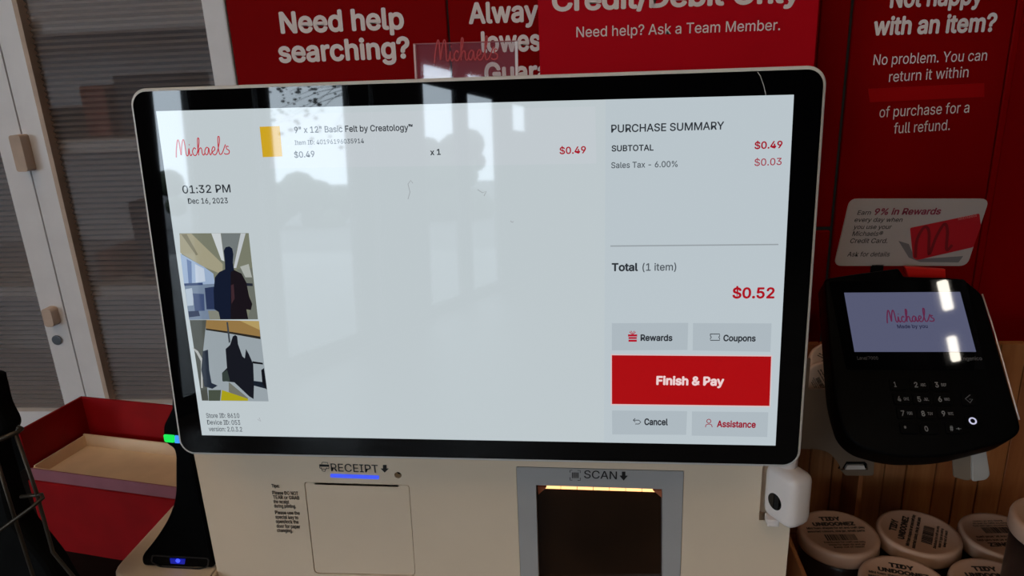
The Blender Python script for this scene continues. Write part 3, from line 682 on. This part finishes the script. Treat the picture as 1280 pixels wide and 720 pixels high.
# ------------------------------------------------------------------ red bin at the left with cream tray
a_ = math.radians(-9.5); BF = Matrix.Translation((-.612, .203, 0)) @ Matrix.Rotation(a_, 4, 'Z')
bn = root('red_bin', 'red cardboard bin with high back wall, left of the kiosk', 'bin', BF @ V((.11, .05, ZC + CT)))
bw, bd = .232, .095
zs = ZC - .318
put('block', box(0, 0, ZC + CT, bw, bd, zs, .001, 1), red_card, bn, BF)
def slopedwall(x0, x1, y0, y1, z0, z1, za, zb_, axis):
    me = box(x0, y0, z0, x1, y1, z1)
    return me
put('back_wall', box(0, bd + .0002, ZC + CT, bw, bd + .004, ZC - .250, .0006, 1), red_card, bn, BF)
put('side_wall', box(-.004, 0, ZC + CT, -.0002, bd + .004, ZC - .250, .0006, 1), red_card, bn, BF)
put('front_wall', box(-.004, -.0035, ZC + CT, bw, -.0002, ZC - .3185, .0006, 1), red_card, bn, BF)
tr = root('cream_tray', 'shallow cream cardboard tray lying in the red bin', 'tray', BF @ V((.11, .04, zs)))
e = .0018
put('floor_panel', box(.004, .003, zs + .0003, bw - .004, bd - .014, zs + .0023), cream, tr, BF)
put('rim', boxes([(.004, .0005, zs + .0003, bw - .004, .003, zs + .016), (.004, bd - .014, zs + .0003, bw - .004, bd - .012, zs + .020), (.004, .003, zs + .0024, .006, bd - .014, zs + .018), (bw - .006, .003, zs + .0024, bw - .004, bd - .014, zs + .018)]), cream, tr, BF)
put('front_lip', box(.003, -.0012, zs + .0002, bw - .003, .0004, zs + .0165), M_('shaded_card_edge', (.30, .10, .13), .6, noise=.1), tr, BF, label='front face of the tray, its shade coloured mauve')  # shade on the tray's front put into a mauve colour

# ------------------------------------------------------------------ wire rack and black pouch at the lower left
YR = -.05; fr_ = FY(YR)
W3 = lambda u, v, y=YR: hit(FY(y), u, v)
rk = root('wire_rack', 'dark wire rack at the lower left edge', 'rack', (-.40, YR, ZC + CT))
rr = .0016
def rod(pts, r=rr): return put('rod', tube(pts, r, 8), wire_m, rk, I4, True)
q0 = W3(19, 540); q1 = W3(46, 617); q2 = W3(66, 690); q3 = W3(95, 725)
rod([q0, q1, q2, q3, q3 + V((.012, 0, -.03)), V((q3.x + .012, YR, ZC + CT - .06))])
rod([W3(-4, 575), W3(16, 640), W3(42, 722), V((W3(42, 722).x, YR, ZC + CT - .06))])
rod([W3(-30, 680, -.065), W3(0, 663, -.065), W3(40, 634, -.06), W3(54, 622, -.055), W3(52, 618), W3(44, 619), W3(26, 621)])
rod([W3(-20, 556, -.06), W3(0, 549, -.06), W3(22, 540, -.055), W3(27, 536), W3(22, 534)], .0020)
pp = [(-40, 455), (3, 463), (9, 472), (16, 500), (26, 521), (25, 532), (14, 547), (22, 580), (31, 612), (44, 640), (66, 668), (88, 700), (95, 740), (-40, 740)]
pts = cat([L(FY(-.015), *p) for p in pp] + [L(FY(-.015), *pp[0])], 4)[:-1]
pm = slab([(p.x, p.y) for p in pts], 0, .020, .006, 3, True)
for v in pm.vertices:
    if v.co.z > .005: v.co.z += .003 * math.sin(v.co.x * 130 + v.co.y * 60)
tag(put('black_pouch', pm, black_mt, None, FY(-.015)), 'matt black crumpled pouch hanging in the wire rack', 'bag')

# ------------------------------------------------------------------ wooden crate, jars
YW = .262; fwood = FY(YW)
cr = root('wooden_crate', 'pine crate of upright planks holding the lidded jars', 'crate', (.47, .15, ZC + CT))
x = .296; i = 0; wtop = L(fwood, 1262, 430)[1]
rnd = random.Random(11)
while x < .68:
    wd = .031 + rnd.uniform(-.007, .007)
    ztop = wtop if x > .50 else (wtop + rnd.uniform(-.002, .002))
    put('plank', box(x, YW + rnd.uniform(0, .0015), ZC + CT, x + wd - .0011, YW + .010, ZC + ztop, .0008, 1), woods[i * 7 % 3 if i % 4 else (i + 1) % 3], cr); x += wd; i += 1
rim_a = hit(FZ(-.32), 993, 668); 
put('side_panel', box(.293, -.012, ZC + CT, .2975, YW - .0006, ZC - .318, .0015, 2), woods[2], cr)
put('crate_floor', box(.298, -.012, ZC + CT + .0005, .71, YW - .0006, ZC + CT + .006), woods[1], cr)
lid_prof = [(0, -.001), (.033, -.001), (.0345, 0), (.0375, 0), (.0392, -.0012), (.0400, -.0035), (.0403, -.014), (.0393, -.0158), (0, -.0158)]
jar_prof = [(0, -.016), (.036, -.016), (.0375, -.022), (.0375, -.086), (.035, -.0905), (0, -.0905)]
lid_me = lathe(lid_prof, 48); jar_me = lathe(jar_prof, 40)
def label_mesh():
    ms = [txt('TIDY', (-.0095, .0165), (.0095, .0165), .0052, bold=.045, w=.0001), txt('UNDOONEZ', (-.0185, .0090), (.0195, .0090), .0046, bold=.05, w=.0001),
          txt('Mini foam shapes for art and craft play', (-.026, .0042), (.026, .0042), .0026, bold=.035, w=.0001), txt('assorted colours, one jar, small parts', (-.027, -.0005), (.024, -.0005), .0026, bold=.035, w=.0001)]
    xx = -.014; rn = random.Random(5)
    while xx < .013:
        ww = rn.choice((.0005, .0009, .0013)); ms.append(slab([(xx, -.0125), (xx + ww, -.0125), (xx + ww, -.0040), (xx, -.0040)], .00005, .00015)); xx += ww + rn.choice((.0005, .0008))
    for k, s in enumerate(('Distributed for craft use only', 'Made for ages six and up', 'Keep out of reach')):
        ms.append(txt(s, (-.018 + k * .003, -.0158 - k * .0034), (.018 - k * .002, -.0158 - k * .0034), .0022, bold=.02, w=.0001))
    return join(ms)
lab_me = label_mesh()
for m_ in (lid_me, jar_me, lab_me): m_.materials.clear()
lid_me.materials.append(lid_m); jar_me.materials.append(jar_m); lab_me.materials.append(ink)
for m_ in (lid_me, jar_me):
    for p in m_.polygons: p.use_smooth = True
def jar(label, mat4, name='jar'):
    o = bpy.data.objects.new(name, None); C.objects.link(o); base = mat4 @ Matrix.Translation((0, 0, -.0905)); o.matrix_world = base; o.empty_display_size = .03
    o['label'] = label; o['category'] = 'jar'; o['group'] = 'lidded jars by the card terminal'
    for nm, me, par in (('vessel', jar_me, None), ('lid', lid_me, None)):
        c = bpy.data.objects.new(nm, me); C.objects.link(c); c.parent = o; c.location = (0, 0, .0905)
    t = bpy.data.objects.new('lettering', lab_me); C.objects.link(t); t.parent = c; t.location = (0, .001, -.0008); t.scale = (1.16, 1.16, 1)
    return o
JZ = ZC - .323
spots = [(.3505, .1400, 4, 'jar with upright print on its lid, back row, nearest the white scanner'),
         (.4318, .1435, 62, 'jar with sideways print on its lid, middle of the back row'),
         (.5130, .1410, 184, 'jar with upside down print on its lid, back row, farthest right'),
         (.3870, .0655, -14, 'jar with slightly slanting print on its lid, front row, at the left'),
         (.4690, .0650, 0, 'jar with straight print on its lid, front row, at the right')]
for x, y, a, lb in spots: jar(lb, Matrix.Translation((x, y, JZ)) @ Matrix.Rotation(math.radians(a), 4, 'Z'))
# one jar leaning on the others at the right edge of the picture
pj = hit(FZ(-.2315), 1333, 652)
jar('paler jar standing on top of the others, cut by the right edge', Matrix.Translation(pj) @ Matrix.Rotation(math.radians(120), 4, 'Z'))

# ------------------------------------------------------------------ terminal mount (grey bracket)
YM = .205; fm = FY(YM)
tm = root('terminal_bracket', 'dull grey metal bracket carrying the card terminal', 'bracket', (.30, YM, ZC - .3))
arm = rpoly([L(fm, *p) for p in ((985, 486.5), (1041, 486.5), (1047, 505), (1075, 548), (1093, 574), (1092, 594.5), (1056, 594.5), (1047, 577), (1036, 565), (1022, 561.5), (985, 561))], [.001, .001, .005, .01, .004, .003, .003, .01, .01, .01, .001])
slt = [L(fm, *p) for p in ((1051, 588), (1058, 577), (1081, 577), (1085, 581), (1085, 587.5))]
put('arm', plate(arm, [slt], -.003, 0), plate_g, tm, fm)
put('slot_liner', slab([L(fm, *p) for p in ((1060, 582.5), (1080.5, 582.5), (1082.5, 587.5), (1057, 588))], -.0045, -.0012), M_('pale_metal', (.7, .66, .62), .4, noise=.05), tm, fm, label='pale metal seen in the slot')
put('slot_back', slab(inset(slt, -.001), -.0062, -.0052), black_mt, tm, fm)
tabf = FY(.13)
put('tab', slab(rpoly([L(tabf, *p) for p in ((1190, 555), (1213, 555), (1213, 600), (1207, 600.5), (1192, 596))], .002), -.0015, 0), plate_g, tm, tabf)
put('tab', slab(rpoly([L(tabf, *p) for p in ((1213.4, 555), (1231, 560), (1236, 592), (1231, 598), (1213.4, 600.5))], .003), -.0012, .003, .001), M_('lit_grey_tab', (.42, .38, .34), .4, noise=.05), tm, tabf, label='right half of the hanging tab, coloured paler as its lit face')  # lit face of the bent tab, its light put into a paler colour
put('arm_root', box(.225, .2052, ZC - .235, L(fm, 1000, 520)[0] + .006, .2080, ZC - .155), plate_g, tm)
# lids peeping out between the monitor and the terminal, standing on a riser behind the bracket
rs = root('wooden_riser', 'short wooden riser hidden behind the grey bracket', 'stand', (.345, .235, ZC + CT))
zr = L(FY(.235), 1020, 492)[1]
put('riser_top', box(.298, .2115, ZC + zr - .006, .40, .2605, ZC + zr), woods[1], rs)
put('riser_leg', box(.299, .2125, ZC + CT + .0065, .304, .2595, ZC + zr - .0062), woods[1], rs)
put('riser_leg', box(.394, .2125, ZC + CT + .0065, .399, .2595, ZC + zr - .0062), woods[1], rs)
lid_me2 = lid_me.copy(); lid_me2.materials[0] = M_('brightened_lid_plastic', (.85, .68, .58), .4, noise=.05)  # lid plastic copied brighter, light on these lids put into its colour
def small_lid(px, y, r, tilt, roll, lab):
    p = hit(FY(y), *px); s = r / .0403
    m = Matrix.Translation(p) @ Matrix.Rotation(math.radians(tilt), 4, 'X') @ Matrix.Rotation(math.radians(roll), 4, 'Z') @ Matrix.Scale(s, 4)
    o = bpy.data.objects.new('round_lid', None); C.objects.link(o); o.matrix_world = m; o['label'] = lab; o['category'] = 'lid'; o['group'] = 'loose lids between monitor and terminal'
    c = bpy.data.objects.new('cap', lid_me2); C.objects.link(c); c.parent = o
    t = bpy.data.objects.new('lettering', lab_me); C.objects.link(t); t.parent = c; t.location = (0, 0, -.0008); return o
small_lid((1037, 452), .243, .0215, 58, -30, 'loose round lid showing behind the other one, between monitor and terminal')
small_lid((1031, 478), .224, .0225, 70, -62, 'loose round lid in front, leaning between monitor and card terminal')

# ------------------------------------------------------------------ card terminal
tl = lambda *p, w=0: [L(TERM, u, v, w) for u, v in p]
te = root('card_terminal', 'black card payment terminal with lit screen and keypad', 'terminal', TERM @ V((0, -.06, -.03)), m=TERM)
body = rpoly(tl((1031, 347), (1058, 342.5), (1124, 333.5), (1131, 344), (1183, 345.5), (1205, 347), (1229, 366), (1279, 538), (1262, 551), (1184, 571), (1120, 571.5), (1075, 559), (1056, 542), (1043, 500)), [.005, .01, .003, .001, .001, .006, .006, .008, .01, .03, .03, .015, .008, .02])
put('case', slab(body, -.032, -.0012, .003, 3), black_pl, te, TERM, True)
sq = tl((1055, 366), (1200, 365), (1220, 440), (1068, 440))
gq = rpoly(tl((1036, 351), (1207, 349), (1232, 462), (1058, 462)), .004)
put('front_glass', slab(gq, -.001, 0), black_gl, te, TERM)
td = put('screen', poly(sq, .0003), ui(84, 87, 112), te, TERM, label='dim blue lit screen')
put('store_logo', script(tl((1109, 403), w=.0006)[0], tl((1168, 401.5), w=.0006)[0], .0012, .0006, .9), ui(92, 34, 66), td, TERM, label='dark red handwritten "Michaels" mark')
put('lettering', ptxt(TERM, 'Made by you', (1122, 410.3), (1160, 409.8), 4.4, bold=.02, w=.0006), ui(40, 40, 66), td, TERM)
dimw = M_('dim_grey_print', (.10, .10, .11), .6)
keyw = M_('key_print', (.24, .24, .25), .5)
put('lettering', ptxt(TERM, 'Lane/7000', (1072, 449.5), (1098, 449.5), 4, w=.0006), dimw, te, TERM)
put('lettering', ptxt(TERM, 'ingenico', (1203, 450.5), (1228, 450), 4.4, bold=.01, w=.0006), dimw, te, TERM)
keys = [('1', '', 1120, 480.5), ('2', 'ABC', 1145.5, 481), ('3', 'DEF', 1171.5, 481), ('4', 'GHI', 1124.5, 498.5), ('5', 'JKL', 1149.5, 499), ('6', 'MNO', 1175.5, 499),
        ('7', 'PQRS', 1129, 516.5), ('8', 'TUV', 1154.5, 517), ('9', 'WXYZ', 1180, 517), ('*', '', 1133, 535.5), ('0', '', 1158.5, 536), ('#', '+', 1190, 535.5)]
for d_, sub, u, v in keys:
    k_ = put('key', slab(rpoly(tl((u - 9, v - 7.5), (u + 13.5, v - 7.5), (u + 15.5, v + 7), (u - 7, v + 7)), .002, 3), -.0011, .0010, .0004), black_pl, te, TERM)
    ms = [ptxt(TERM, d_, (u - 2, v + 3), (u + 2.4 if d_ not in '1*' else u + 1, v + 3), 6.2, bold=.02, w=.0012)]
    if sub: ms.append(ptxt(TERM, sub, (u + 5.5, v + 1.8), (u + 12, v + 1.8), 3.6, bold=.01, w=.0012))
    put('lettering', join(ms), keyw, k_, TERM)
for (u, v, c) in ((1210, 499, (.10, .10, .09)), (1215.5, 527, (.05, .05, .05))):
    k_ = put('key', slab(rpoly(tl((u - 9, v - 8), (u + 9, v - 8), (u + 11, v + 8), (u - 7, v + 8)), .002, 3), -.0011, .0010, .0004), black_pl, te, TERM)
    if u < 1212: bm = bmesh.new(); ribbon(bm, [V(p) for p in tl((1212, 494), (1206, 499), (1212, 504), (1215, 499.5), (1211, 499.5))], .0008, .0012); me = bpy.data.meshes.new('m'); bm.to_mesh(me); bm.free(); put('key_mark', me, dimw, k_, TERM)
    else:
        cc = tl((1215.2, 526.7))[0]; put('key_mark', plate(circ(*cc, .0034, 20), [circ(*cc, .0021, 20)], .0011, .0015), M_('lit_ring', (.5, .5, .55), .4, emit=(.45, .45, .65), es=.8), k_, TERM, label='pale lit ring')
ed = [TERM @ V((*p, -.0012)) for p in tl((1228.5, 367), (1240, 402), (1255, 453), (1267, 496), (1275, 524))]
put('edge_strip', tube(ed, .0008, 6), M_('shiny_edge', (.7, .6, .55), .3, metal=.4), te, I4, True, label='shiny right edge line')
put('mount_post', box(-.02, -.08, -.055, .02, -.04, -.0325), black_pl, te, TERM)
# card sign leaning above the terminal
YG = .238; fg = FY(YG)
cs = root('rewards_card_sign', 'small slanted white sign offering "9% in Rewards" above the terminal', 'sign', hit(fg, 1127, 333))
cq = [L(fg, *p) for p in ((1062.5, 248.5), (1237, 248.5), (1209, 332.5), (1042.5, 332.5))]
sign_w = M_('white_card_sign', (.42, .37, .36), .5, noise=.04, nscale=10)
put('board', slab(rpoly(cq, .008), -.002, 0, .0003), sign_w, cs, fg)
cst = dict(shear=.22, w=.0003)
put('lettering', join([ptxt(fg, s, (u, v), (u2, v), c, bold=.008, **cst) for s, u, v, u2, c in
    (('Earn', 1071.3, 268.4, 1088.5, 5.4), ('every day when', 1068, 277.3, 1128, 5.2), ('you use your', 1066.5, 286.2, 1114.5, 5.2), ("Michaels\u00ae", 1065, 294.8, 1103.5, 5.6), ('Credit Card.', 1062.6, 303.7, 1109, 5.6), ('Ask for details', 1058.8, 320.5, 1112, 5.6))]), ink, cs, fg)
put('lettering', ptxt(fg, '9% in Rewards', (1093, 268.4), (1176, 267.8), 7.6, bold=.025, **cst), M_('crimson_print', (.22, .01, .04), .5), cs, fg, label='crimson "9% in Rewards"')
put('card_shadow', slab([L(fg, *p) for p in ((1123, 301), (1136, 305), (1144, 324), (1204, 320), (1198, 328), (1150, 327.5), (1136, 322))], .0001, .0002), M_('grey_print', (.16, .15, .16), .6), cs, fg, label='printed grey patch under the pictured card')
rc = [L(fg, *p) for p in ((1137.4, 284.8), (1224, 266.7), (1226, 282), (1216.5, 308.8), (1146, 325), (1141, 322))]
put('pictured_card', slab(rpoly(rc, .0015), .00025, .0004), M_('card_red_print', (.42, .004, .012), .45), cs, fg, label='red pictured credit card')
bm = bmesh.new()
ribbon(bm, cat([L(fg, *p) for p in ((1144, 322), (1146, 300), (1155, 284), (1161, 290), (1161, 318), (1170, 296), (1180, 280), (1184, 288), (1183, 312), (1190, 306))], 6), .0030, .0005)
me = bpy.data.meshes.new('m'); bm.to_mesh(me); bm.free(); put('lettering', me, M_('deep_red_print', (.18, .002, .006), .5), cs, fg, label='large dark red handwritten M')
put('lettering', ptxt(fg, 'Michaels', (1198, 275.5), (1221, 270.5), 4, w=.0006), M_('rose_print', (.6, .2, .2), .5), cs, fg)
put('stem', box(*(hit(fg, 1090, 331)), *(hit(fg, 1090, 331) + V((.012, .003, -.05)))), black_mt, cs)
rp = FY(.222)
tag(put('red_clip', slab([L(rp, *p) for p in ((1131, 333.5), (1182, 337), (1183, 350), (1137, 352))], -.006, 0, .001), M_('bright_red_plastic', (.60, .010, .006), .4, noise=.05), None, rp), 'bright red plastic clip on top of the card terminal', 'clip')
